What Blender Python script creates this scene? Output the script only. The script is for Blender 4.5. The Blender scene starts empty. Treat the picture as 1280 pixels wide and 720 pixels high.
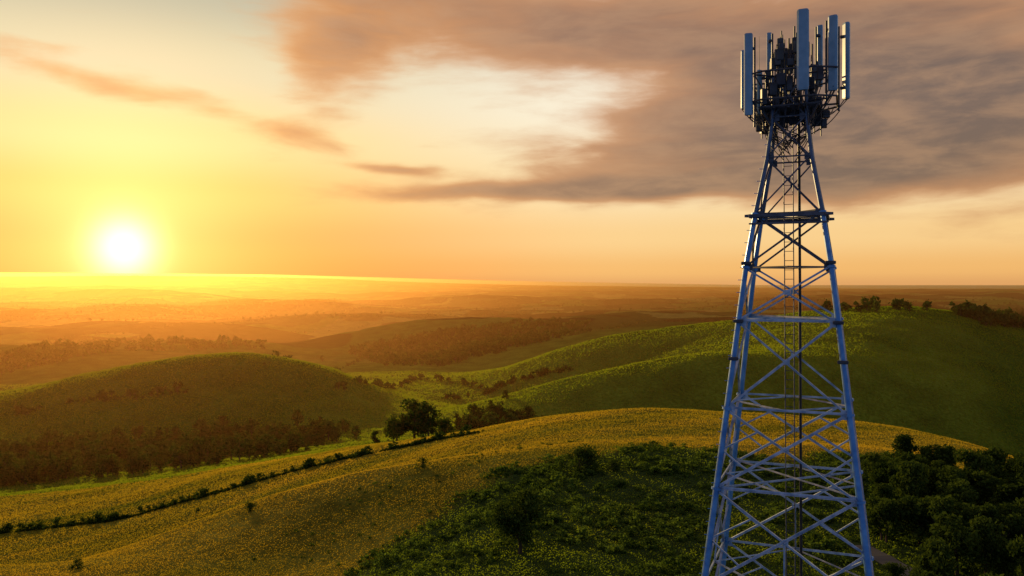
import bpy, math, random
import numpy as np
from mathutils import Vector, Matrix
random.seed(4); rng=np.random.default_rng(7)
scene=bpy.context.scene
F=1000.0; U0=640.0; V0=358.0
SUN_AZ=math.atan((155-640)/1000.0)
SUN_EL=math.radians(8.5)

# ---------------------------------------------------------------- helpers
def srgb(r,g,b):
    f=lambda c:(c/255/12.92) if c/255<=0.04045 else ((c/255+0.055)/1.055)**2.4
    return (f(r),f(g),f(b),1.0)

def hash2(ix,iy,seed):
    n=(ix.astype(np.int64)*374761393+iy.astype(np.int64)*668265263+seed*1442695041)&0x7fffffff
    n=((n^(n>>13))*1274126177)&0x7fffffff
    n=(n^(n>>16))&0xffffff
    return n/float(0xffffff)
def vnoise(x,y,seed=0):
    ix=np.floor(x); iy=np.floor(y); fx=x-ix; fy=y-iy
    fx=fx*fx*fx*(fx*(fx*6-15)+10); fy=fy*fy*fy*(fy*(fy*6-15)+10)
    a=hash2(ix,iy,seed); b=hash2(ix+1,iy,seed); c=hash2(ix,iy+1,seed); d=hash2(ix+1,iy+1,seed)
    return (a+(b-a)*fx)*(1-fy)+(c+(d-c)*fx)*fy
def fbm(x,y,seed=0,oct=4):
    s=0;a=1;t=0
    for o in range(oct):
        s=s+a*(vnoise(x,y,seed+o*17)-0.5); t+=a; a*=.5; x=x*2.03+11.3; y=y*2.03-5.1
    return s/t*2

def pchip(xk,yk,xq):
    xk=np.asarray(xk,float); yk=np.asarray(yk,float)
    sh=yk.shape[1:] 
    h=np.diff(xk).reshape((-1,)+(1,)*len(sh)); dl=np.diff(yk,axis=0)/h
    d=np.zeros_like(yk)
    s=dl[:-1]*dl[1:]>0
    w1=2*h[1:]+h[:-1]; w2=h[1:]+2*h[:-1]
    with np.errstate(all='ignore'):
        m=(w1+w2)/(w1/dl[:-1]+w2/dl[1:])
    d[1:-1]=np.where(s,m,0); d[0]=dl[0]; d[-1]=dl[-1]
    i=np.clip(np.searchsorted(xk,xq)-1,0,len(xk)-2)
    hh=(xk[i+1]-xk[i]); t=np.clip((xq-xk[i])/hh,0,1)
    r=(-1,)+(1,)*len(sh); t=t.reshape(r); hh=hh.reshape(r)
    return ((2*t**3-3*t**2+1)*yk[i]+(t**3-2*t**2+t)*hh*d[i]+(-2*t**3+3*t**2)*yk[i+1]+(t**3-t**2)*hh*d[i+1])

# ---------------------------------------------------------------- terrain profiles (depth, cross-section)
UC=[-500,0,150,300,400,500,600,700,800,900,1000,1100,1200,1280,1700]
ROWS=[
 (170,[880,730,685,637,608,588,576,568,563,562,564,570,588,600,640]),
 (212,[890,742,703,658,622,590,564,549,544,545,548,556,570,588,640]),
 (258,[800,697,673,629,600,573,546,528,521,523,529,538,554,574,630]),
 (300,[740,668,650,606,580,557,538,519,510,515,522,532,554,578,640]),
 (350,[700,644,627,592,570,552,542,530,527,534,542,552,575,596,650]),
 (420,[670,624,606,582,566,552,550,560,575,580,585,595,605,615,650]),
 (520,[640,610,596,576,561,552,560,570,585,590,595,600,605,615,640]),
 (650,[600,578,570,556,545,540,525,530,540,545,560,565,570,580,600]),
 (780,[560,530,512,495,498,520,500,476,455,440,446,460,480,500,560]),
 (900,[530,490,460,440,452,496,512,490,465,447,430,430,440,460,520]),
 (1000,[540,498,470,452,464,494,505,490,465,435,412,402,408,425,480]),
 (1200,[520,505,490,485,478,478,472,436,412,401,391,382,388,407,440]),
 (1500,[480,475,470,470,462,460,462,445,430,420,415,408,410,420,440]),
 (1850,[430,432,440,450,452,450,432,422,414,408,405,402,402,410,430]),
 (2150,[440,438,428,424,440,446,436,420,412,408,405,402,402,410,430]),
 (2500,[425,440,446,440,420,404,399,403,404,402,400,398,398,402,420]),
 (3000,[425,410,420,436,436,418,408,393,388,390,392,392,392,395,410]),
 (3600,[415,416,400,400,420,424,412,405,396,392,390,388,388,392,405]),
 (4400,[395,398,410,406,394,396,402,392,388,390,388,386,386,388,400]),
 (5400,[398,388,386,396,402,394,386,392,392,386,384,382,382,384,392]),
 (7000,[382,386,390,380,378,386,386,378,378,380,377,376,377,377,385]),
 (9500,[378,374,368,372,376,374,370,372,374,371,369,370,370,369,372]),
 (15000,[362,360,359,361,365,366,365,364,364,365,365,364,365,364,365]),
 (24000,[345,346,345,346,348,352,355,357,358,359,360,361,361,361,362]),
 (40000,[360,360,360,360,360,361,361,361,361,361,361,361,361,361,361]),
]
NS=900; NL=1400
SG=np.linspace(-1.25,1.25,NS)
ys=[r[0] for r in ROWS]
Zt=[]
uc=np.array(UC,float)
for y,v in ROWS:
    vs=pchip((uc-U0)/F,np.array(v,float),SG)
    Zt.append(-(vs-V0)/F*y)
lg=np.clip((SG+0.3)/0.35,0,1); lg=lg*lg*(3-2*lg)
near=[(30,-38.0+3.0*lg),(70,-39.5+4.2*lg),(100,-42+6.0*lg),(135,-47+10.5*lg)]
yk=[n[0] for n in near]+ys
Zk=np.array([n[1]+0*SG for n in near]+Zt)
LG=np.linspace(math.log(30),math.log(40000),NL)
T=pchip(np.log(yk),Zk,LG)
def blur(a,k,ax):
    ker=np.hanning(k+2)[1:-1]; ker/=ker.sum()
    p=[(0,0),(0,0)]; p[ax]=(k//2,k//2)
    b=np.pad(a,p,mode='edge')
    return np.apply_along_axis(lambda m:np.convolve(m,ker,mode='valid'),ax,b)
T=blur(T,21,0); T=blur(T,41,1)

def base_h(x,y):
    yy=np.clip(y,31,39900); s=np.clip(x/np.maximum(y,60),-1.249,1.249)
    a=(np.log(yy)-LG[0])/(LG[-1]-LG[0])*(NL-1); b=(s+1.25)/2.5*(NS-1)
    i=np.clip(a.astype(int),0,NL-2); j=np.clip(b.astype(int),0,NS-2); fa=a-i; fb=b-j
    return (T[i,j]*(1-fb)+T[i,j+1]*fb)*(1-fa)+(T[i+1,j]*(1-fb)+T[i+1,j+1]*fb)*fa
def height(x,y):
    x=np.asarray(x,float); y=np.asarray(y,float)
    h=base_h(x,y); d=np.clip(y,60,1e9)
    h=h+fbm(x/45,y/45,3,3)*np.clip(0.004*d,0.3,2.2)
    h=h+fbm(x/220,y/220,9,4)*np.clip((d-350)*0.006,0,5)
    h=h+fbm(x/650,y/420,23,4)*np.clip((d-1400)*0.015,0,44)*np.clip((22000-d)/9000,0,1)
    h=h+fbm(x/2600,y/1300,29,3)*np.clip((d-3000)*0.013,0,85)*np.clip((20000-d)/10000,0,1)
    h=h+fbm(x/7,y/7,13,3)*0.28*np.clip(1.4-d/600,0,1)
    return h
def pick(u,v):
    """ground point seen along a direction (authoring aid: gives true world x,y)"""
    u=np.atleast_1d(np.asarray(u,float)); v=np.atleast_1d(np.asarray(v,float))
    yy=np.exp(np.linspace(math.log(62),math.log(20000),1000))
    out=np.zeros((len(u),2))
    for k0 in range(0,len(u),256):
        uu=u[k0:k0+256,None]; vv=v[k0:k0+256,None]
        x=(uu-U0)/F*yy; z=-(vv-V0)/F*yy
        hit=height(x,yy+0*x)>=z
        i=np.where(hit.any(1),hit.argmax(1),len(yy)-1)
        out[k0:k0+256,0]=x[np.arange(len(i)),i]; out[k0:k0+256,1]=yy[i]
    return out

# ---------------------------------------------------------------- mesh makers
def mesh_quads(name,V,Q,mats,midx=None,tint=None,smooth=False):
    me=bpy.data.meshes.new(name)
    V=np.asarray(V,np.float32).reshape(-1,3); Q=np.asarray(Q,np.int32).reshape(-1,4)
    me.vertices.add(len(V)); me.vertices.foreach_set('co',V.ravel())
    me.loops.add(Q.size); me.loops.foreach_set('vertex_index',Q.ravel())
    me.polygons.add(len(Q)); me.polygons.foreach_set('loop_start',np.arange(0,Q.size,4,dtype=np.int32))
    try: me.polygons.foreach_set('loop_total',np.full(len(Q),4,np.int32))
    except Exception: pass
    for m in mats: me.materials.append(m)
    if midx is not None: me.polygons.foreach_set('material_index',np.asarray(midx,np.int32))
    me.polygons.foreach_set('use_smooth',np.full(len(Q),smooth))
    if tint is not None:
        a=me.attributes.new('tint','FLOAT','FACE'); a.data.foreach_set('value',np.asarray(tint,np.float32))
    me.update(calc_edges=True)
    return me
def link(name,me,loc=(0,0,0),parent=None):
    o=bpy.data.objects.new(name,me); scene.collection.objects.link(o); o.location=loc
    if parent: o.parent=parent
    return o

# ---------------------------------------------------------------- materials
def newmat(name):
    m=bpy.data.materials.new(name); m.use_nodes=True; nt=m.node_tree; nt.nodes.clear()
    out=nt.nodes.new('ShaderNodeOutputMaterial'); return m,nt,out
def leafmat(name,c1,c2,trans=0.35,tc=None):
    m,nt,out=newmat(name); N=nt.nodes; L=nt.links
    at=N.new('ShaderNodeAttribute'); at.attribute_name='tint'
    mix=N.new('ShaderNodeMix'); mix.data_type='RGBA'; mix.inputs[6].default_value=c1; mix.inputs[7].default_value=c2
    L.new(at.outputs['Fac'],mix.inputs[0])
    d=N.new('ShaderNodeBsdfDiffuse'); t=N.new('ShaderNodeBsdfTranslucent'); ms=N.new('ShaderNodeMixShader')
    L.new(mix.outputs[2],d.inputs[0])
    mul=N.new('ShaderNodeMix'); mul.data_type='RGBA'; mul.blend_type='MULTIPLY'; mul.inputs[0].default_value=1
    mul.inputs[7].default_value=tc or (1.3,1.2,0.6,1); L.new(mix.outputs[2],mul.inputs[6]); L.new(mul.outputs[2],t.inputs[0])
    ms.inputs[0].default_value=trans; L.new(d.outputs[0],ms.inputs[1]); L.new(t.outputs[0],ms.inputs[2]); L.new(ms.outputs[0],out.inputs[0])
    return m
M_leaf=leafmat('leaves',(0.018,0.036,0.008,1),(0.065,0.10,0.016,1),0.3)
M_scrub=leafmat('scrub_leaves',(0.028,0.055,0.010,1),(0.12,0.19,0.03,1),0.38)
M_grass=leafmat('grass_blades',(0.14,0.16,0.014,1),(0.40,0.30,0.034,1),0.5,(1.3,1.1,0.5,1))
M_grass2=leafmat('green_grass_blades',(0.07,0.14,0.010,1),(0.18,0.23,0.018,1),0.5,(1.5,1.35,0.5,1))
def barkmat():
    m,nt,out=newmat('bark'); N=nt.nodes; L=nt.links
    n=N.new('ShaderNodeTexNoise'); n.inputs['Scale'].default_value=6
    r=N.new('ShaderNodeValToRGB'); r.color_ramp.elements[0].color=(0.03,0.022,0.015,1); r.color_ramp.elements[1].color=(0.12,0.09,0.06,1)
    d=N.new('ShaderNodeBsdfDiffuse'); L.new(n.outputs[0],r.inputs[0]); L.new(r.outputs[0],d.inputs[0]); L.new(d.outputs[0],out.inputs[0]); return m
M_bark=barkmat()

# ---------------------------------------------------------------- terrain mesh
NY=1200; NX=760
yA=np.concatenate([np.linspace(-50,60,40,endpoint=False),np.exp(np.linspace(math.log(60),math.log(39800),NY-40))])
sA=np.linspace(-1.05,1.05,NX)
Yg,Sg=np.meshgrid(yA,sA,indexing='ij'); Xg=Sg*(Yg+60)
Hg=height(Xg,Yg)
V=np.stack([Xg,Yg,Hg],-1).reshape(-1,3)
I=np.arange(NY*NX).reshape(NY,NX)
Q=np.stack([I[:-1,:-1],I[:-1,1:],I[1:,1:],I[1:,:-1]],-1).reshape(-1,4)

def scrub_mask(x,y):
    """1 where rough scrub covers the slope (world x,y)"""
    left=np.interp(y,[60,95,120,145,170,200],[-48,-32,-27,-17,0,22])
    n=fbm(x/18,y/18,77,3)*12
    a=np.clip((x-left+n)/9,0,1)
    lim=np.interp(x,[-20,0,30,60,100,200],[160,172,182,176,165,160])+fbm(x/14,y/40,78,3)*14
    return a*np.clip((lim-y)/9,0,1)
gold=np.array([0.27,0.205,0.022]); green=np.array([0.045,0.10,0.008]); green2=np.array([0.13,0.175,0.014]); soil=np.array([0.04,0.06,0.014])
x=V[:,0]; y=V[:,1]
def ss(a,b,t): t=np.clip((t-a)/(b-a),0,1); return t*t*(3-2*t)
def streak(x,y):
    """mown / grazed banding in the pasture, 0..1"""
    return np.clip(.58+.5*fbm((x+.55*y)/85,(y-.55*x)/14,8,4)+.35*fbm(x/60,y/60,81,3),0,1)
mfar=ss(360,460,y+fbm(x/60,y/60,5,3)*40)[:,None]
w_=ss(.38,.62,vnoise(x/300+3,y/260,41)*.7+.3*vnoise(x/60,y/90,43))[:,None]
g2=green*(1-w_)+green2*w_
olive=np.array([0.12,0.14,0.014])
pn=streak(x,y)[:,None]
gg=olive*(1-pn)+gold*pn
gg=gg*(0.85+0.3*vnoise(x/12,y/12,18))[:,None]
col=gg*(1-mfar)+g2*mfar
mm=scrub_mask(x,y)[:,None]; col=col*(1-mm)+soil*mm
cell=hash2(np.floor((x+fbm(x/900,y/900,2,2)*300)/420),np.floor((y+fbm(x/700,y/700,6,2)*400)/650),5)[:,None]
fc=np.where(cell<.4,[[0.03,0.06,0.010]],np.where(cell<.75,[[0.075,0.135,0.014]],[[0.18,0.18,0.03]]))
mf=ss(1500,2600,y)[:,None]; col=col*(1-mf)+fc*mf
dk=ss(.49,.55,vnoise(x/600,y/900,91)*.5+vnoise(x/190,y/260,95)*.5)[:,None]*ss(1700,2600,y)[:,None]; col=col*(1-dk)+np.array([0.010,0.018,0.005])*dk

def groundmat():
    m,nt,out=newmat('grassland'); N=nt.nodes; L=nt.links
    at=N.new('ShaderNodeAttribute'); at.attribute_name='zone'
    geo=N.new('ShaderNodeNewGeometry')
    def noise(sc,det,vec=None):
        n=N.new('ShaderNodeTexNoise'); n.inputs['Scale'].default_value=sc; n.inputs['Detail'].default_value=det
        L.new(vec or geo.outputs['Position'],n.inputs['Vector']); return n.outputs[0]
    a=noise(0.35,6); b=noise(0.03,5); c=noise(2.5,3)
    mr=N.new('ShaderNodeMapRange'); mr.inputs[1].default_value=.3; mr.inputs[2].default_value=.7; mr.inputs[3].default_value=.7; mr.inputs[4].default_value=1.3; L.new(a,mr.inputs[0])
    mr2=N.new('ShaderNodeMapRange'); mr2.inputs[1].default_value=.3; mr2.inputs[2].default_value=.7; mr2.inputs[3].default_value=.75; mr2.inputs[4].default_value=1.25; L.new(b,mr2.inputs[0])
    mu=N.new('ShaderNodeMath'); mu.operation='MULTIPLY'; L.new(mr.outputs[0],mu.inputs[0]); L.new(mr2.outputs[0],mu.inputs[1])
    vm=N.new('ShaderNodeVectorMath'); vm.operation='SCALE'; L.new(at.outputs['Color'],vm.inputs[0]); L.new(mu.outputs[0],vm.inputs['Scale'])
    bp=N.new('ShaderNodeBump'); bp.inputs['Strength'].default_value=.5; bp.inputs['Distance'].default_value=.4; L.new(c,bp.inputs['Height'])
    bp2=N.new('ShaderNodeBump'); bp2.inputs['Strength'].default_value=.4; bp2.inputs['Distance'].default_value=1.0; L.new(a,bp2.inputs['Height']); L.new(bp.outputs[0],bp2.inputs['Normal'])
    d=N.new('ShaderNodeBsdfDiffuse'); d.inputs['Roughness'].default_value=1; L.new(vm.outputs[0],d.inputs[0]); L.new(bp2.outputs[0],d.inputs['Normal'])
    L.new(d.outputs[0],out.inputs[0]); return m
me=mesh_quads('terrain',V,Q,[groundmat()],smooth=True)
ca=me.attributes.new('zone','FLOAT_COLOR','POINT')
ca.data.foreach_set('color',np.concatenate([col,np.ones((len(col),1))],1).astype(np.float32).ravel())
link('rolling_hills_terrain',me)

# ---------------------------------------------------------------- vegetation templates
def seg_quads(p0,p1,r0,r1,n=6):
    p0=np.array(p0,float);p1=np.array(p1,float); d=p1-p0; d/=np.linalg.norm(d)
    a=np.cross(d,[0.3,1,0.1]); a/=np.linalg.norm(a); b=np.cross(d,a)
    t=np.arange(n)*2*math.pi/n
    ring=np.cos(t)[:,None]*a+np.sin(t)[:,None]*b
    A=p0+ring*r0; B=p1+ring*r1
    return np.stack([A,np.roll(A,-1,0),np.roll(B,-1,0),B],1)
def leaves(c,rad,n,size,r):
    k=r.integers(0,len(c),n)
    dirs=r.normal(size=(n,3)); dirs/=np.linalg.norm(dirs,axis=1)[:,None]
    rr=r.random(n)**0.45
    p=c[k]+dirs*rad[k]*rr[:,None]
    a=r.normal(size=(n,3)); a/=np.linalg.norm(a,axis=1)[:,None]
    b=np.cross(a,r.normal(size=(n,3))); b/=np.linalg.norm(b,axis=1)[:,None]
    s=(size*(0.5+r.random(n)))[:,None]
    q=np.stack([p-a*s,p-b*s*.55,p+a*s,p+b*s*.55],1)
    tint=np.clip(0.25+0.5*(k%7)/6+r.normal(size=n)*.15,0,1)
    return q,tint
def tree_tpl(H,R,nb,nl,ls,seed,trunk=0.3,lean=.0,flat=.8):
    r=np.random.default_rng(seed)
    c=[];rad=[];T=[]
    top=np.array([lean,0,H*.62])
    base=np.array([0,0,-.3])
    if trunk>0:
        p=base; rr=R*.085
        for k in range(4):
            q=base+(top-base)*(k+1)/4+np.array([r.normal()*R*.04,r.normal()*R*.04,0])
            T.append(seg_quads(p,q,rr,rr*.72,7)); 
            p=q; rr*=.72
    for k in range(nb):
        an=r.random()*6.28; rr=(r.random()**.6)*R*.72
        zz=H*(trunk+(1-trunk)*(.12+.78*r.random()))
        sh=math.sqrt(max(0.12,1-((zz/H-(.45+trunk*.4))/.62)**2))
        pc=np.array([math.cos(an)*rr*sh+lean,math.sin(an)*rr*sh,zz])
        c.append(pc); s=R*(.24+.22*r.random()); rad.append([s,s,s*flat])
        if trunk>0 and k<12:
            st=base+(top-base)*(.4+.5*r.random()); md=(st+pc)/2+np.array([0,0,-.06*H])
            T.append(seg_quads(st,md,R*.03,R*.02,5)); T.append(seg_quads(md,pc,R*.02,R*.008,5))
    q,t=leaves(np.array(c),np.array(rad),nl,ls,r)
    if T:
        TQ=np.concatenate(T); qs=np.concatenate([q,TQ]); mi=np.concatenate([np.zeros(len(q),int),np.ones(len(TQ),int)]); t=np.concatenate([t,np.zeros(len(TQ))])
    else: qs=q; mi=np.zeros(len(q),int)
    return qs,mi,t
def stamp(name,tpls,pos,scale,mats,seed=1,zs=None):
    r=np.random.default_rng(seed); QS=[];MI=[];TT=[]
    for i,(p,s) in enumerate(zip(pos,scale)):
        q,mi,t=tpls[r.integers(len(tpls))]
        a=r.random()*6.28; ca,sa=math.cos(a),math.sin(a)
        R=np.array([[ca,-sa,0],[sa,ca,0],[0,0,1]])
        sc=np.array([s*(.85+.3*r.random()),s*(.85+.3*r.random()),s*(.8+.4*r.random())*(zs or 1)])
        QS.append((q*sc)@R.T+np.array(p)); MI.append(mi); TT.append(np.clip(t+r.normal()*.18,0,1))
    QS=np.concatenate(QS); n=len(QS)
    me=mesh_quads(name,QS.reshape(-1,3),np.arange(n*4).reshape(-1,4),mats,np.concatenate(MI),np.concatenate(TT))
    return link(name,me)
def gpos(P,dz=0): 
    P=np.asarray(P,float); z=height(P[:,0],P[:,1])+dz
    return np.concatenate([P,z[:,None]],1)

near_t=[tree_tpl(8,3.6,26,2200,.28,s,trunk=.18) for s in (1,2,3,4)]
mid_t=[tree_tpl(8,3.8,16,380,.5,s,trunk=.12) for s in (11,12,13)]
far_t=[tree_tpl(8,4.2,9,70,1.1,s,trunk=.05) for s in (21,22,23)]
bush_t=[tree_tpl(1.5,1.35,9,190,.18,s,trunk=0) for s in (31,32,33,34)]

n=14000
sy=60+ (rng.random(n)**.8)*130; sx=rng.random(n)*200-60
ok=(rng.random(n)<scrub_mask(sx,sy)*.95)&(vnoise(sx/5,sy/5,55)>.34)&(np.abs(sx/np.maximum(sy,1))<.8)
P=np.stack([sx,sy],1)[ok][:4300]
def road_x(y): return np.interp(y,[55,70,85,100,112],[61,55,51.2,49.6,48.5])
def on_road(x,y,w): return (np.abs(x-road_x(y))<w)&(y<114)
P=P[~on_road(P[:,0],P[:,1],2.6)]
treeP=pick([650],[692])[0]
P=P[np.hypot(P[:,0]-treeP[0],P[:,1]-treeP[1])>3.5]
sc=.3+rng.random(len(P))**4*1.15
no=170; oy=95+rng.random(no)*110; ox=np.interp(oy,[95,120,145,170,205],[-36,-31,-22,-6,18])-rng.random(no)**2*22
P=np.concatenate([P,np.stack([ox,oy],1)]); sc=np.concatenate([sc,.2+rng.random(no)*.35])
stamp('shrubs',bush_t,gpos(P,-.15),sc,[M_scrub,M_bark],5,zs=.8)
n=440
sy=70+rng.random(n)*95; sx=rng.random(n)*85+40
ok=(sx/sy>.44+rng.random(n)*.04)&(sx/sy<.9)&(~on_road(sx,sy,3.6))
P=np.stack([sx,sy],1)[ok][:185]
stamp('woodland',near_t,gpos(P,-.3),.45+rng.random(len(P))*.55,[M_leaf,M_bark],6)
def put_at(name,x,y,s,tpl,mats=(M_leaf,M_bark)):
    q,mi,t=tpl
    me=mesh_quads(name,(q*s).reshape(-1,3),np.arange(len(q)*4).reshape(-1,4),list(mats),mi,t)
    o=link(name,me,(x,y,float(height(x,y))-.2)); o.rotation_euler[2]=random.random()*6
def put_tree(name,u,v,s,tpl,mats=(M_leaf,M_bark)):
    p=pick([u],[v])[0]; put_at(name,p[0],p[1],s,tpl,mats)
big=[tree_tpl(8,3.9,34,5200,.2,s,trunk=.12) for s in (51,52)]
put_tree('tree',650,692,1.12,big[0])
put_tree('bush',726,592,.85,tree_tpl(6,4.6,24,2600,.25,61,trunk=.02))
put_tree('bush',765,590,.45,tree_tpl(6,4.6,24,2000,.25,62,trunk=.02))
for (x_,y_,s) in [(-58,405,2.0),(-50,412,2.9),(-42,400,2.3),(-64,430,1.6),(-35,418,1.6),(-72,420,1.0),(-26,425,.9)]:
    put_at('tree',x_,y_,s,tree_tpl(8,3.4,24,1600,.30,int(170+x_),trunk=.14))
for (u,v,s) in [(633,500,1.2),(403,452,1.9),(585,498,.9)]:
    put_tree('tree',u,v,s,tree_tpl(8,3.9,22,900,.4,70+u,trunk=.12))
for (u,v,s) in [(312,640,.3),(247,640,.22),(315,602,.35),(528,585,.3),(96,712,.25)]:
    put_tree('bush',u,v,s*1.2,tree_tpl(6,4,18,700,.35,90+u,trunk=.03))
def along(pts,n,jit=1.2,gap=.2,gl=5.):
    pts=np.array(pts,float); W=pick(pts[:,0],pts[:,1])
    d=np.r_[0,np.cumsum(np.linalg.norm(np.diff(W,axis=0),axis=1))]
    t=np.sort(rng.random(n))*d[-1]
    t=t[(vnoise(t/gl,t*0+.5,3)>gap)]
    return np.stack([np.interp(t,d,W[:,0]),np.interp(t,d,W[:,1])],1)+rng.normal(size=(len(t),2))*jit
hed=along([(0,668),(60,661),(100,656),(150,650),(200,637),(240,625),(290,612),(330,600),(380,586),(440,572),(500,560),(560,548),(600,541)],1500,.9,.2,4.)
hs=.32+.3*rng.random(len(hed))+1.4*np.clip(vnoise(hed[:,0]/7,hed[:,1]/7,31)-.5,0,1)*rng.random(len(hed))
bi=rng.random(len(hed))<.045; hs[bi]=1.0+1.5*rng.random(bi.sum())
stamp('hedgerow',bush_t,gpos(hed,-.15),hs,[M_leaf,M_bark],8)
def region(poly,n):
    poly=np.array(poly,float); lo=poly.min(0);hi=poly.max(0); out=[]
    while len(out)<n:
        p=lo+rng.random(2)*(hi-lo); c=False; j=len(poly)-1
        for i in range(len(poly)):
            if (poly[i][1]>p[1])!=(poly[j][1]>p[1]) and p[0]<(poly[j][0]-poly[i][0])*(p[1]-poly[i][1])/(poly[j][1]-poly[i][1])+poly[i][0]: c=not c
            j=i
        if c: out.append(p)
    out=np.array(out); return pick(out[:,0],out[:,1])
A=region([(-40,575),(120,562),(300,552),(400,547),(425,552),(380,566),(250,584),(120,600),(-40,615)],640)
A2=region([(-40,560),(150,545),(330,535),(430,535),(450,552),(300,560),(-40,590)],90)
uB=552+rng.random(110)*140; yB=560+rng.random(110)*60
B=np.stack([(uB-640)/1000*yB,yB],1)
vw=np.concatenate([A,A2,B])
stamp('valley_woodland',mid_t,gpos(vw,-.5),.6+rng.random(len(vw))**2.2*1.7,[M_leaf,M_bark],9)
C=region([(430,442),(480,430),(560,414),(650,404),(740,404),(720,418),(640,438),(560,458),(480,458)],1000)
D=region([(1190,391),(1290,396),(1290,412),(1230,408)],160)
E=region([(0,450),(60,430),(200,425),(330,430),(330,438),(150,440),(0,470)],320)
G=region([(-50,372),(1300,372),(1300,392),(860,388),(560,398),(-50,405)],1000)
allp=np.concatenate([C,D,E,G]); 
stamp('distant_woodland',far_t,gpos(allp,-.8),1.3+rng.random(len(allp))*1.2,[M_leaf,M_bark],10)
hh_=[along(p,k,3.5,.3,25.) for p,k in (([(430,490),(520,474),(600,486)],180),([(560,500),(640,478),(720,462)],160),([(700,425),(800,404),(900,398)],130),([(20,520),(120,500),(230,492)],110),
      ([(60,425),(200,410),(330,400)],160),([(330,460),(450,452),(540,440)],150),([(350,415),(480,402),(620,396)],150),([(0,400),(180,392),(400,388)],150))]
hh_=np.concatenate(hh_); stamp('hill_hedgerow',far_t,gpos(hh_,-.5),.3+rng.random(len(hh_))**3*1.2,[M_leaf,M_bark],12)

def tufts(name,n,ya,yb,mat,sc0,keepf,seed,tintf=None):
    r=np.random.default_rng(seed)
    ly=np.exp(math.log(ya)+r.random(n)*(math.log(yb)-math.log(ya))); s_=r.random(n)*1.6-.8; lx=s_*ly
    keep=keepf(lx,ly,r); lx=lx[keep];ly=ly[keep];n=len(lx); z=height(lx,ly)-.05
    an=r.random(n)*6.28; w=(.08+.08*r.random(n))*np.clip(ly/180,.7,9)*sc0; hh=(.11+.20*r.random(n))*np.clip(ly/220,.7,5)
    dx=np.cos(an)*w; dy=np.sin(an)*w; a=r.normal(size=n)*.12; b=r.normal(size=n)*.12
    q=np.stack([np.stack([lx-dx,ly-dy,z],-1),np.stack([lx+dx,ly+dy,z],-1),np.stack([lx+dx*.35+a,ly+dy*.35+b,z+hh],-1),np.stack([lx-dx*.35+a,ly-dy*.35+b,z+hh],-1)],1)
    tt=tintf(lx,ly) if tintf else vnoise(lx/20,ly/20,12)
    link(name,mesh_quads(name,q.reshape(-1,3),np.arange(n*4).reshape(-1,4),[mat],None,np.clip(tt*.85+r.random(n)*.15,0,1)))
tufts('grass',600000,95,430,M_grass,1,lambda X,Y,r:(scrub_mask(X,Y)<.4+r.random(len(X))*.3)&(vnoise(X/9,Y/9,66)*.5+r.random(len(X))>.35),1,streak)
tufts('hill_grass',280000,430,1400,M_grass2,1.4,lambda X,Y,r:r.random(len(X))<2,2,lambda X,Y:vnoise(X/300+3,Y/260,41)*.7+.3*vnoise(X/60,Y/90,43))
tufts('scrub_grass',170000,90,190,M_grass2,1.5,lambda X,Y,r:(scrub_mask(X,Y)>.3)&(X/Y>-.55)&(~on_road(X,Y,1.8)),3)

ry=np.linspace(58,112,60); rx=road_x(ry); 
for _ in range(3): rx=np.convolve(np.pad(rx,3,mode='edge'),np.ones(7)/7,mode='valid')
off=np.linspace(-1.5,1.5,7); rv=np.stack([rx[:,None]+off,ry[:,None]+0*off],-1).reshape(-1,2)
rz=height(rv[:,0],rv[:,1]).reshape(60,7); rz=np.repeat(rz.max(1)[:,None],7,1)+.06
I=np.arange(420).reshape(60,7)
m,nt,out=newmat('asphalt'); N=nt.nodes; L=nt.links
nz=N.new('ShaderNodeTexNoise'); nz.inputs['Scale'].default_value=3; nz.inputs['Detail'].default_value=6
r=N.new('ShaderNodeValToRGB'); r.color_ramp.elements[0].color=(.045,.045,.05,1); r.color_ramp.elements[1].color=(.10,.10,.10,1)
d=N.new('ShaderNodeBsdfDiffuse'); L.new(nz.outputs[0],r.inputs[0]); L.new(r.outputs[0],d.inputs[0]); L.new(d.outputs[0],out.inputs[0])
link('road',mesh_quads('road',np.concatenate([rv,rz.reshape(-1,1)],1),np.stack([I[:-1,:-1],I[:-1,1:],I[1:,1:],I[1:,:-1]],-1).reshape(-1,4),[m]))

# ---------------------------------------------------------------- lattice tower
def steel(name,c1,c2,met,rough):
    m,nt,out=newmat(name); N=nt.nodes; L=nt.links
    tc=N.new('ShaderNodeTexCoord'); n=N.new('ShaderNodeTexNoise'); n.inputs['Scale'].default_value=3.5; n.inputs['Detail'].default_value=7; L.new(tc.outputs['Object'],n.inputs['Vector'])
    r=N.new('ShaderNodeValToRGB'); r.color_ramp.elements[0].position=.3; r.color_ramp.elements[1].position=.7; r.color_ramp.elements[0].color=c1; r.color_ramp.elements[1].color=c2
    b=N.new('ShaderNodeBsdfPrincipled'); b.inputs['Metallic'].default_value=met; b.inputs['Roughness'].default_value=rough
    L.new(n.outputs[0],r.inputs[0]); L.new(r.outputs[0],b.inputs['Base Color']); L.new(b.outputs[0],out.inputs[0]); return m
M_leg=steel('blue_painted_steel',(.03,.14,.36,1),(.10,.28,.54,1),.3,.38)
M_leg2=steel('shaded_blue_steel',(.03,.06,.11,1),(.07,.12,.20,1),.3,.45)  # upper legs: backlit silhouette shade put into the blue colour
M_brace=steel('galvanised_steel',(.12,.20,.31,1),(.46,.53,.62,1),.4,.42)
M_brace2=steel('shaded_steel',(.03,.035,.045,1),(.09,.10,.13,1),.4,.5)  # upper bracing's backlit darkness painted into the steel colour; ladder shares it
M_dark=steel('dark_steel',(.02,.022,.03,1),(.06,.065,.075,1),.5,.5)
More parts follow.
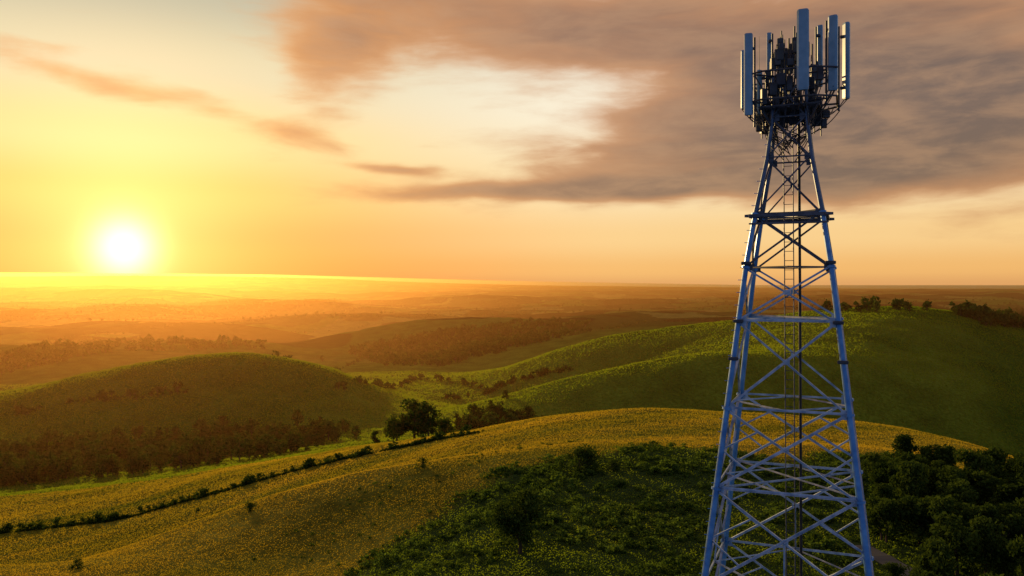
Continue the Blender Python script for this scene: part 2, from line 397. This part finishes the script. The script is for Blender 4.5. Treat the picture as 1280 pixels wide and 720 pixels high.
M_panel=steel('antenna_plastic',(.10,.21,.30,1),(.16,.29,.39,1),0,.4)
M_cable=steel('cable_rubber',(.012,.012,.014,1),(.03,.03,.03,1),0,.5)
M_conc=steel('concrete',(.2,.2,.19,1),(.35,.34,.32,1),0,.9)
class MB:
    def __init__(s): s.v=[];s.f=[]
    def sweep(s,p0,p1,prof,up=(0,0,1),prof1=None):
        p0=Vector(p0);p1=Vector(p1); d=(p1-p0).normalized(); up=Vector(up)
        if abs(d.dot(up))>.98: up=Vector((0,1,0))
        a=d.cross(up).normalized(); b=a.cross(d); n=len(prof); k=len(s.v); prof1=prof1 or prof
        for p,pr in((p0,prof),(p1,prof1)):
            for (x,y) in pr: s.v.append(p+a*x+b*y)
        for i in range(n): j=(i+1)%n; s.f.append((k+i,k+j,k+n+j,k+n+i))
        s.f.append(tuple(k+n-1-i for i in range(n))); s.f.append(tuple(k+n+i for i in range(n)))
    def tube(s,p0,p1,r,r1=None,n=8):
        pr=lambda q:[(math.cos(t*6.28318/n)*q,math.sin(t*6.28318/n)*q) for t in range(n)]
        s.sweep(p0,p1,pr(r),prof1=pr(r1 if r1 else r))
    def angle(s,p0,p1,a,up=(0,0,1),t=.012): s.sweep(p0,p1,[(0,0),(a,0),(a,t),(t,t),(t,a),(0,a)],up)
    def box(s,c,sx,sy,sz,bev=.15,rot=0):
        b=min(sx,sy)*bev; X=sx/2;Y=sy/2
        pr=[(-X+b,-Y),(X-b,-Y),(X,-Y+b),(X,Y-b),(X-b,Y),(-X+b,Y),(-X,Y-b),(-X,-Y+b)]
        ca,sa=math.cos(rot),math.sin(rot); n=8; k=len(s.v); e=min(b,sz*.2)
        rings=[(-sz/2,.85),(-sz/2+e,1),(sz/2-e,1),(sz/2,.85)]
        for z,q in rings:
            for x,y in pr: x*=q;y*=q; s.v.append(Vector((c[0]+x*ca-y*sa,c[1]+x*sa+y*ca,c[2]+z)))
        for l in range(3):
            for i in range(n): j=(i+1)%n; s.f.append((k+l*n+i,k+l*n+j,k+(l+1)*n+j,k+(l+1)*n+i))
        s.f.append(tuple(k+n-1-i for i in range(n))); s.f.append(tuple(k+3*n+i for i in range(n)))
    def wire(s,pts,r,n=6):
        for a,b in zip(pts[:-1],pts[1:]): s.tube(a,b,r,n=n)
    def obj(s,name,mat,parent,off):
        me=bpy.data.meshes.new(name); me.from_pydata([(v.x,v.y,v.z-off) for v in s.v],[],s.f); me.materials.append(mat); me.update()
        return link(name,me,parent=parent)
TX,TY=8.70,25.0
tg=float(height(np.array(TX),np.array(TY)))
tower=bpy.data.objects.new('cell_tower',None); scene.collection.objects.link(tower)
tower.location=(TX,TY,tg); tower.rotation_euler[2]=-math.atan2(TX,TY)-math.radians(3.5)
R=math.hypot(TX,TY); zv=lambda v:(358-v)/40.0
def W(z):
    v=358-z*40
    p=np.interp(v,[90,160,180,270,350,450,550,650,720,1760],[40,43,47,84,112,138,166,194,214,498])
    return R*p/(1118+p/2)
def leg(z,i):
    w=W(z)/2; sx=[-1,1,1,-1][i]; sy=[-1,-1,1,1][i]; return Vector((sx*w,sy*w,z))
levels=[zv(v) for v in (100,150,200,270,335,400,505,600,715)]
z=levels[-1]; st=3.2
while z-st>tg+2.5: z-=st; levels.append(z); st*=1.1
levels.append(tg+.5)
legs=MB();br=MB();dk=MB(); legsU=MB(); brU=MB()
for i in range(4):
    for k,(a,b) in enumerate(zip(levels[:-1],levels[1:])):
        r0=float(np.interp(a,[-30,-9,2,6],[.16,.10,.075,.05])); r1=float(np.interp(b,[-30,-9,2,6],[.16,.10,.075,.05]))
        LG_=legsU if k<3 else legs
        LG_.tube(leg(a,i),leg(b,i),r0,r1,12)
        pp=leg(b,i); dd=(leg(a,i)-pp).normalized()
        if b<3: legs.tube(pp-dd*.035,pp+dd*.035,r1*1.6,n=12)
for k,(a,b) in enumerate(zip(levels[:-1],levels[1:])):
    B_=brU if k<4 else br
    for i in range(4):
        j=(i+1)%4; A0=leg(a,i);A1=leg(a,j);B0=leg(b,i);B1=leg(b,j)
        out=((A0+A1)/2); out.z=0; out.normalize()
        s=.045 if k<3 else (.06 if k<6 else .075)
        B_.angle(A0,B1,s,out); B_.angle(A1+out*.02,B0+out*.02,s,out)
        if k not in (3,): B_.angle(B0,B1,s*1.05,(0,0,1))
        wa=(A1-A0).length; wb=(B1-B0).length; t=wa/(wa+wb); c=A0.lerp(B1,t)
        gs=.05 if k<4 else .075
        B_.sweep(c-out*.012,c+out*.03,[(-gs,-gs),(gs,-gs),(gs,gs),(-gs,gs)])
        for P,o2 in((B0,B1),(B1,B0)):
            q=P+(o2-P).normalized()*.13; g1,g2_=(.07,.10) if k<4 else (.10,.14)
            B_.sweep(q-out*.010,q+out*.010,[(-g1,-g2_),(g1,-g2_),(g1,g2_),(-g1,g2_)])
        if k>=6:
            ml=A0.lerp(B0,.5); mr=A1.lerp(B1,.5)
            br.angle(ml,B1.lerp(A0,.75),s*.7,out); br.angle(ml,B0.lerp(A1,.25),s*.7,out)
            br.angle(mr,A1.lerp(B0,.25),s*.7,out); br.angle(mr,B1.lerp(A0,.25),s*.7,out)
            if k in (7,9,11):
                mb=(B0+B1)/2; br.angle(c,mb,s*.7,out)
    if k>=2:
        M=[(leg(b,i)+leg(b,(i+1)%4))/2 for i in range(4)]
        for i in range(4): B_.angle(M[i],M[(i+1)%4],.045)
        if k%2==0: B_.angle(leg(b,0),leg(b,2),.05); B_.angle(leg(b,1)+Vector((0,0,.07)),leg(b,3)+Vector((0,0,.07)),.05)
for v in (272,):
    z=zv(v); w=W(z)/2+.12
    for s1 in(-1,1):
        brU.box((0,s1*w,z),2*w+.35,.08,.10); brU.box((s1*w,0,z),.08,2*w+.35,.10)
    brU.box((0,-w,z-.24),2*w+.1,.06,.06)
for v in (330,400,445):
    z=zv(v)
    for i in (0,1): 
        p=leg(z,i); dk.box((p.x,p.y-.12,p.z),.30,.12,.1)
z=tg+2
while z<zv(170):
    p=leg(z,0); legs.tube(p,p+Vector((-.17,-.05,0)),.010,n=5); z+=.38
lad=MB(); cab=MB()
def axis(z,x,fr): return Vector((x,W(z)/2*fr,z))
zt=zv(110)
for a,b in zip(levels[:-1],levels[1:]):
    for x in(-.2,.2): lad.tube(axis(a,x*.7-.1,.8),axis(b,x*.7-.1,.8),.018)
    for x in(.28,.32,.36): cab.tube(axis(a,x*.7,.85),axis(b,x*.7,.85),.016,n=6)
z=tg+.6
while z<zt: lad.tube(axis(z,-.24,.8),axis(z,.04,.8),.010,n=5); z+=.3
hx=lambda u:(u-989)/42.3
pan=MB(); mt=MB(); ru=MB()
panels=[(938,36,140,11,-1.0,.2),(928,57,132,9,.45,1.2),(959,38,104,6,1.2,.2),(1008,14,114,15,-1.35,0),(1043,26,118,12,-.75,-.3),(1056,37,130,12,.35,-1.1),
        (974,62,120,9,1.45,3.1),(1022,36,112,7,1.35,2.8),(951,84,140,8,-.5,.9)]
for(u,vt,vb,w,yl,rt) in panels:
    x=hx(u)*(R+yl)/R; zt_=zv(vt)*(R+yl)/R; zb=zv(vb)*(R+yl)/R; ww=w/42.3*(R+yl)/R
    pan.box((x,yl,(zt_+zb)/2),ww*1.0,ww*.55,zt_-zb,.3,rt)
    inn=Vector((-x,-yl,0)).normalized()*.22; px,py=x+inn.x,yl+inn.y
    mt.tube((px,py,zb-.35),(px,py,zt_-.1),.032,n=8)
    for f in(.15,.82):
        z=zb+(zt_-zb)*f; mt.box(((x+px)/2,(yl+py)/2,z),.14,.12,.08)
    for z in(zv(98),zv(132)):
        e=Vector((px,py,z)); h=.4
        c=Vector((max(-h,min(h,px)),max(-h,min(h,py)),z)); mt.tube(e,c,.03,n=8)
    mt.tube((px,py,zv(98)),(px*.35,py*.35,zv(150)),.022,n=6)
    for q in(-.05,.03):
        pts=[]
        e=Vector((px*.45,py*.45,zv(128)))
        for t in np.linspace(0,1,9):
            a=Vector((x+q,yl,zb)); p=a.lerp(e,t); p.z-=math.sin(t*math.pi)*(.3+abs(q)*3); pts.append(p)
        cab.wire(pts,.015)
for z in(zv(98),zv(132)):
    ring=[(-1.25,-.85),(-.75,-1.2),(.75,-1.2),(1.35,-.85),(1.35,.75),(.7,1.3),(-.7,1.3),(-1.25,.75)]
    for a,b in zip(ring,ring[1:]+ring[:1]): mt.tube((*a,z),(*b,z),.03,n=8)
z=zv(138)
for y in np.linspace(-.85,.85,15): mt.box((0,y,z),1.75,.035,.05)
for x in np.linspace(-.85,.85,5): mt.box((x,0,z-.055),.06,1.75,.06)
for sx_ in(-1,1):
    for sy_ in(-1,1): mt.tube((sx_*.85,sy_*.85,z),(sx_*.42,sy_*.42,zv(168)),.035,n=8)
for x,y,t in((-.35,-.35,60),(.3,-.4,44),(.1,.3,30),(-.55,.1,52),(.62,.2,56),(-.12,-.5,72),(-.05,0,48),(.2,-.1,58)):
    mt.tube((x,y,zv(150)),(x,y,zv(t)),.028,n=8)
rr=random.Random(9)
for k in range(64):
    hgt=rr.uniform(58,156); lim=.35+.65*min(1,max(0,(hgt-60)/45))
    x=rr.uniform(-lim,lim); y=rr.uniform(-.75,.75); z=zv(hgt)
    ru.box((x,y,z),rr.uniform(.14,.30),rr.uniform(.12,.2),rr.uniform(.22,.5),.12,rr.choice([0,0,1.57,.5]))
    mt.tube((x*.9,y*.9,z-.4),(x*.9,y*.9,z+.4),.02,n=6)
for k in range(26):
    a=Vector((rr.uniform(-1,1),rr.uniform(-1,1),zv(rr.uniform(80,150)))); b=Vector((rr.uniform(-.6,.6),rr.uniform(-.6,.6),zv(rr.uniform(75,150))))
    mt.tube(a,b,.014,n=5)
for k in range(34):
    a=Vector((rr.uniform(-1.3,1.45),rr.uniform(-1,1),zv(rr.uniform(118,140)))); e=Vector((rr.uniform(-.3,.3),rr.uniform(-.3,.3),zv(rr.uniform(160,205))))
    sag=rr.uniform(.2,.6); pts=[]
    for t in np.linspace(0,1,10):
        p=a.lerp(e,t); p.z-=math.sin(t*math.pi)*sag*.6*(1-t*.5); p.x+=math.sin(t*math.pi)*.18*(1 if a.x>0 else -1); pts.append(p)
    cab.wire(pts,.015)
for x,y,t in((-1.0,.6,34),(1.05,.9,30),(-.1,1.2,52)): mt.tube((x,y,zv(100)),(x,y,zv(t)),.012,.006,6)
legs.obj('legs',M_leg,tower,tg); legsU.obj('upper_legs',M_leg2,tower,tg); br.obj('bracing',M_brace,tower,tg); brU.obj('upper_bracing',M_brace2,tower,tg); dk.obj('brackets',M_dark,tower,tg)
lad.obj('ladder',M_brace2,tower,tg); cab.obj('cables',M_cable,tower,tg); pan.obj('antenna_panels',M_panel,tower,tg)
mt.obj('mounting_frame',M_dark,tower,tg); ru.obj('radio_units',M_dark,tower,tg)
ft=MB()
for i in range(4): p=leg(tg+.5,i); ft.box((p.x,p.y,tg-.3),1.6,1.6,1.7)
ft.obj('foundations',M_conc,tower,tg)

# ---------------------------------------------------------------- haze layer (closed volume, deepens towards the far hills)
hv=bpy.data.meshes.new('haze')
GN=70; gx=np.linspace(-42000,42000,GN); gy=330+(39000-330)*np.linspace(0,1,GN)**1.6
GX,GY=np.meshgrid(gx,gy,indexing='ij')
tgt=np.interp(GX/np.maximum(GY,3000),[-2,-.64,-.3,0,.3,2],[700,690,590,270,70,30])
GZ=-14+(tgt+14)*(GY-330)/(39000-330)
top=np.stack([GX,GY,GZ],-1).reshape(-1,3); bot=top.copy(); bot[:,2]=-600
I=np.arange(GN*GN).reshape(GN,GN); nb=GN*GN
fs=[tuple(int(k) for k in q) for q in np.stack([I[:-1,:-1],I[1:,:-1],I[1:,1:],I[:-1,1:]],-1).reshape(-1,4)]
fb=[tuple(int(k)+nb for k in q[::-1]) for q in fs]
loop=list(I[:,0])+list(I[-1,1:])+list(I[-2::-1,-1])+list(I[0,-2:0:-1])
sd_=[(int(b),int(a),int(a)+nb,int(b)+nb) for a,b in zip(loop,loop[1:]+loop[:1])]
hv.from_pydata([tuple(p) for p in np.concatenate([top,bot])],[],fs+fb+sd_)
m,nt,out=newmat('haze'); N=nt.nodes
sc_=N.new('ShaderNodeVolumeScatter'); sc_.inputs['Color'].default_value=(1,.45,.13,1); sc_.inputs['Density'].default_value=.00005; sc_.inputs['Anisotropy'].default_value=.72
ab=N.new('ShaderNodeVolumeAbsorption'); ab.inputs['Color'].default_value=(0,0,0,1); ab.inputs['Density'].default_value=.00004
ad=N.new('ShaderNodeAddShader'); nt.links.new(sc_.outputs[0],ad.inputs[0]); nt.links.new(ab.outputs[0],ad.inputs[1])
nt.links.new(ad.outputs[0],out.inputs['Volume']); hv.materials.append(m); link('haze',hv)

# ---------------------------------------------------------------- sky
world=bpy.data.worlds.new('World'); scene.world=world; world.use_nodes=True
nt=world.node_tree; nt.nodes.clear(); N=nt.nodes; L=nt.links
wo=N.new('ShaderNodeOutputWorld'); bg=N.new('ShaderNodeBackground'); bg.inputs['Strength'].default_value=.1; L.new(bg.outputs[0],wo.inputs[0])
def inp(sock,v):
    if isinstance(v,(int,float)): sock.default_value=v
    elif isinstance(v,tuple): sock.default_value=v
    else: L.new(v,sock)
def M(op,a,b=0.0,c=0.0,clamp=False):
    n=N.new('ShaderNodeMath'); n.operation=op; n.use_clamp=clamp; inp(n.inputs[0],a); inp(n.inputs[1],b); inp(n.inputs[2],c); return n.outputs[0]
def SS(x,a,b,lo=0.0,hi=1.0):
    n=N.new('ShaderNodeMapRange'); n.interpolation_type='SMOOTHSTEP'; inp(n.inputs[0],x); n.inputs[1].default_value=a; n.inputs[2].default_value=b; n.inputs[3].default_value=lo; n.inputs[4].default_value=hi; return n.outputs[0]
def MIX(f,a,b,mode='MIX'):
    n=N.new('ShaderNodeMix'); n.data_type='RGBA'; n.blend_type=mode; inp(n.inputs[0],f); inp(n.inputs[6],a); inp(n.inputs[7],b); return n.outputs[2]
tc=N.new('ShaderNodeTexCoord'); nm=N.new('ShaderNodeVectorMath'); nm.operation='NORMALIZE'; L.new(tc.outputs['Generated'],nm.inputs[0]); D=nm.outputs[0]
sx=N.new('ShaderNodeSeparateXYZ'); L.new(D,sx.inputs[0])
Az=M('ARCTAN2',sx.outputs[0],sx.outputs[1]); El=M('ARCSINE',sx.outputs[2])
def ramp(stops,x):
    r=N.new('ShaderNodeValToRGB'); r.color_ramp.interpolation='EASE'; e=r.color_ramp.elements
    while len(e)<len(stops): e.new(.5)
    for k,(p,c) in enumerate(stops): e[k].position=p/1.3; e[k].color=srgb(*c)
    L.new(M('DIVIDE',x,1.3),r.inputs[0]); return r.outputs[0]
left=ramp([(0,(224,112,8)),(.05,(234,138,20)),(.11,(240,178,68)),(.17,(240,207,130)),(.25,(222,208,166)),(.34,(180,178,154)),(.7,(88,104,125)),(1.3,(45,62,98))],El)
right=ramp([(0,(222,160,98)),(.02,(240,182,108)),(.06,(247,204,138)),(.13,(250,226,180)),(.22,(252,240,215)),(.34,(215,208,195)),(.7,(88,104,125)),(1.3,(45,62,98))],El)
base=MIX(SS(Az,SUN_AZ+.06,SUN_AZ+.62),left,right)
back=MIX(SS(sx.outputs[1],.35,-.35),base,srgb(95,118,160))
comb=N.new('ShaderNodeCombineXYZ'); L.new(Az,comb.inputs[0]); L.new(El,comb.inputs[1])
def noise(vec,scale,det,map_scale=(1,1,1),rot=0,rough=.5,dist=0,outp=0,loc=(0,0,0)):
    mp=N.new('ShaderNodeMapping'); mp.inputs['Scale'].default_value=map_scale; mp.inputs['Rotation'].default_value=(0,0,rot); mp.inputs['Location'].default_value=loc; L.new(vec,mp.inputs[0])
    n=N.new('ShaderNodeTexNoise'); n.inputs['Scale'].default_value=scale; n.inputs['Detail'].default_value=det; n.inputs['Roughness'].default_value=rough; n.inputs['Distortion'].default_value=dist
    L.new(mp.outputs[0],n.inputs['Vector']); return n.outputs[outp]
wn=noise(comb.outputs[0],5,3,(1,2,1),outp=1)
w1=N.new('ShaderNodeVectorMath'); w1.operation='SUBTRACT'; L.new(wn,w1.inputs[0]); w1.inputs[1].default_value=(.5,.5,.5)
w2=N.new('ShaderNodeVectorMath'); w2.operation='MULTIPLY'; L.new(w1.outputs[0],w2.inputs[0]); w2.inputs[1].default_value=(.16,.05,0)
w3=N.new('ShaderNodeVectorMath'); w3.operation='ADD'; L.new(comb.outputs[0],w3.inputs[0]); L.new(w2.outputs[0],w3.inputs[1]); PW=w3.outputs[0]
def ell(u,v,ru,rv,tilt,wt):
    a=math.atan((u-640)/1000); e=math.atan((358-v)/math.hypot(1000,u-640)); c=math.cos(a)
    mp=N.new('ShaderNodeMapping'); mp.vector_type='TEXTURE'; L.new(PW,mp.inputs[0])
    mp.inputs['Location'].default_value=(a,e,0); mp.inputs['Rotation'].default_value=(0,0,math.radians(tilt)); mp.inputs['Scale'].default_value=(ru/1000*c*c,rv/1000*c,1)
    sp=N.new('ShaderNodeSeparateXYZ'); L.new(mp.outputs[0],sp.inputs[0])
    l2=M('ADD',M('MULTIPLY',sp.outputs[0],sp.outputs[0]),M('MULTIPLY',sp.outputs[1],sp.outputs[1]))
    return M('MULTIPLY',M('EXPONENT',M('MULTIPLY',l2,-1.0)),wt)
els=[(1080,120,330,90,0,1.4),(1250,180,260,70,0,1.1),(880,185,240,50,6,1.0),(820,40,260,60,0,1.0),(560,0,190,56,0,1.0),(425,75,62,85,-24,.85),(640,242,230,15,2,1.15),(900,238,200,20,0,.9),
     (370,170,60,20,-10,.55),(150,102,160,18,-12,.85),(480,213,75,8,0,.95),(50,45,80,9,-4,.4),(1250,0,300,80,0,.6)]
Fd=None
for e in els:
    k=ell(*e); Fd=k if Fd is None else M('ADD',Fd,k)
st=noise(comb.outputs[0],4.5,6,(1,5,1),rot=.12,rough=.55,dist=.4)
st2=noise(comb.outputs[0],11,5,(1,3.5,1),rot=-.1,rough=.6,dist=.3)
gen=M('MULTIPLY',SS(El,.32,.5),M('MULTIPLY',SS(st,.4,.65),.8))
Fn=M('ADD',M('ADD',Fd,gen),M('ADD',M('MULTIPLY',M('SUBTRACT',st,.5),1.4),M('MULTIPLY',M('SUBTRACT',st2,.5),.65)))
mask=SS(Fn,.18,1.0); dens=SS(Fn,.5,1.7)
thin=MIX(SS(Az,-.4,.1),srgb(225,145,60),srgb(202,140,90)); thick=MIX(SS(Az,-.3,.5),srgb(160,112,80),srgb(108,82,70))
ccol=MIX(dens,thin,thick)
ccol=MIX(SS(st2,.35,.7,0.0,.35),ccol,srgb(208,155,108))
sky=MIX(M('MULTIPLY',mask,.95),back,ccol)
sd=(math.sin(SUN_AZ)*math.cos(.0438),math.cos(SUN_AZ)*math.cos(.0438),math.sin(.0438))
dt=N.new('ShaderNodeVectorMath'); dt.operation='DOT_PRODUCT'; L.new(D,dt.inputs[0]); dt.inputs[1].default_value=sd
th=M('ARCCOSINE',M('MINIMUM',dt.outputs['Value'],.9999999))
core=M('MULTIPLY',M('EXPONENT',M('MULTIPLY',M('POWER',M('DIVIDE',th,.03),2.0),-1.0)),1.7)
glow=M('MULTIPLY',M('EXPONENT',M('MULTIPLY',M('DIVIDE',th,.075),-1.0)),1.1)
gl2=M('MULTIPLY',M('EXPONENT',M('MULTIPLY',M('DIVIDE',th,.18),-1.0)),.16)
def scl(c,f):
    n=N.new('ShaderNodeVectorMath'); n.operation='SCALE'; inp(n.inputs[0],c); inp(n.inputs['Scale'],f); return n.outputs[0]
def addv(a,b):
    n=N.new('ShaderNodeVectorMath'); n.operation='ADD'; L.new(a,n.inputs[0]); L.new(b,n.inputs[1]); return n.outputs[0]
tot=addv(addv(addv(sky,scl((1,.86,.56),core)),scl((1,.48,.15),glow)),scl((1,.40,.08),gl2))
nis=N.new('ShaderNodeTexSky'); nis.sky_type='NISHITA'; nis.sun_disc=False; nis.sun_elevation=SUN_EL; nis.sun_rotation=SUN_AZ
tot=addv(scl(tot,9.7),scl(nis.outputs[0],.08))
L.new(tot,bg.inputs[0])

# ---------------------------------------------------------------- sun & camera
sl=bpy.data.lights.new('sun','SUN'); sl.energy=5; sl.angle=math.radians(.6); sl.color=(1,.68,.28)
so=bpy.data.objects.new('sun',sl); scene.collection.objects.link(so)
dv=Vector((math.sin(SUN_AZ)*math.cos(SUN_EL),math.cos(SUN_AZ)*math.cos(SUN_EL),math.sin(SUN_EL)))
so.rotation_euler=dv.to_track_quat('Z','Y').to_euler()
cam=bpy.data.cameras.new('camera'); cam.lens=28.125; cam.sensor_width=36; cam.clip_start=.5; cam.clip_end=100000
co=bpy.data.objects.new('camera',cam); scene.collection.objects.link(co); co.location=(0,0,0); co.rotation_euler=(math.radians(90-.115),0,0)
scene.camera=co
scene.view_settings.view_transform='Standard'; scene.view_settings.look='None'; scene.view_settings.exposure=0
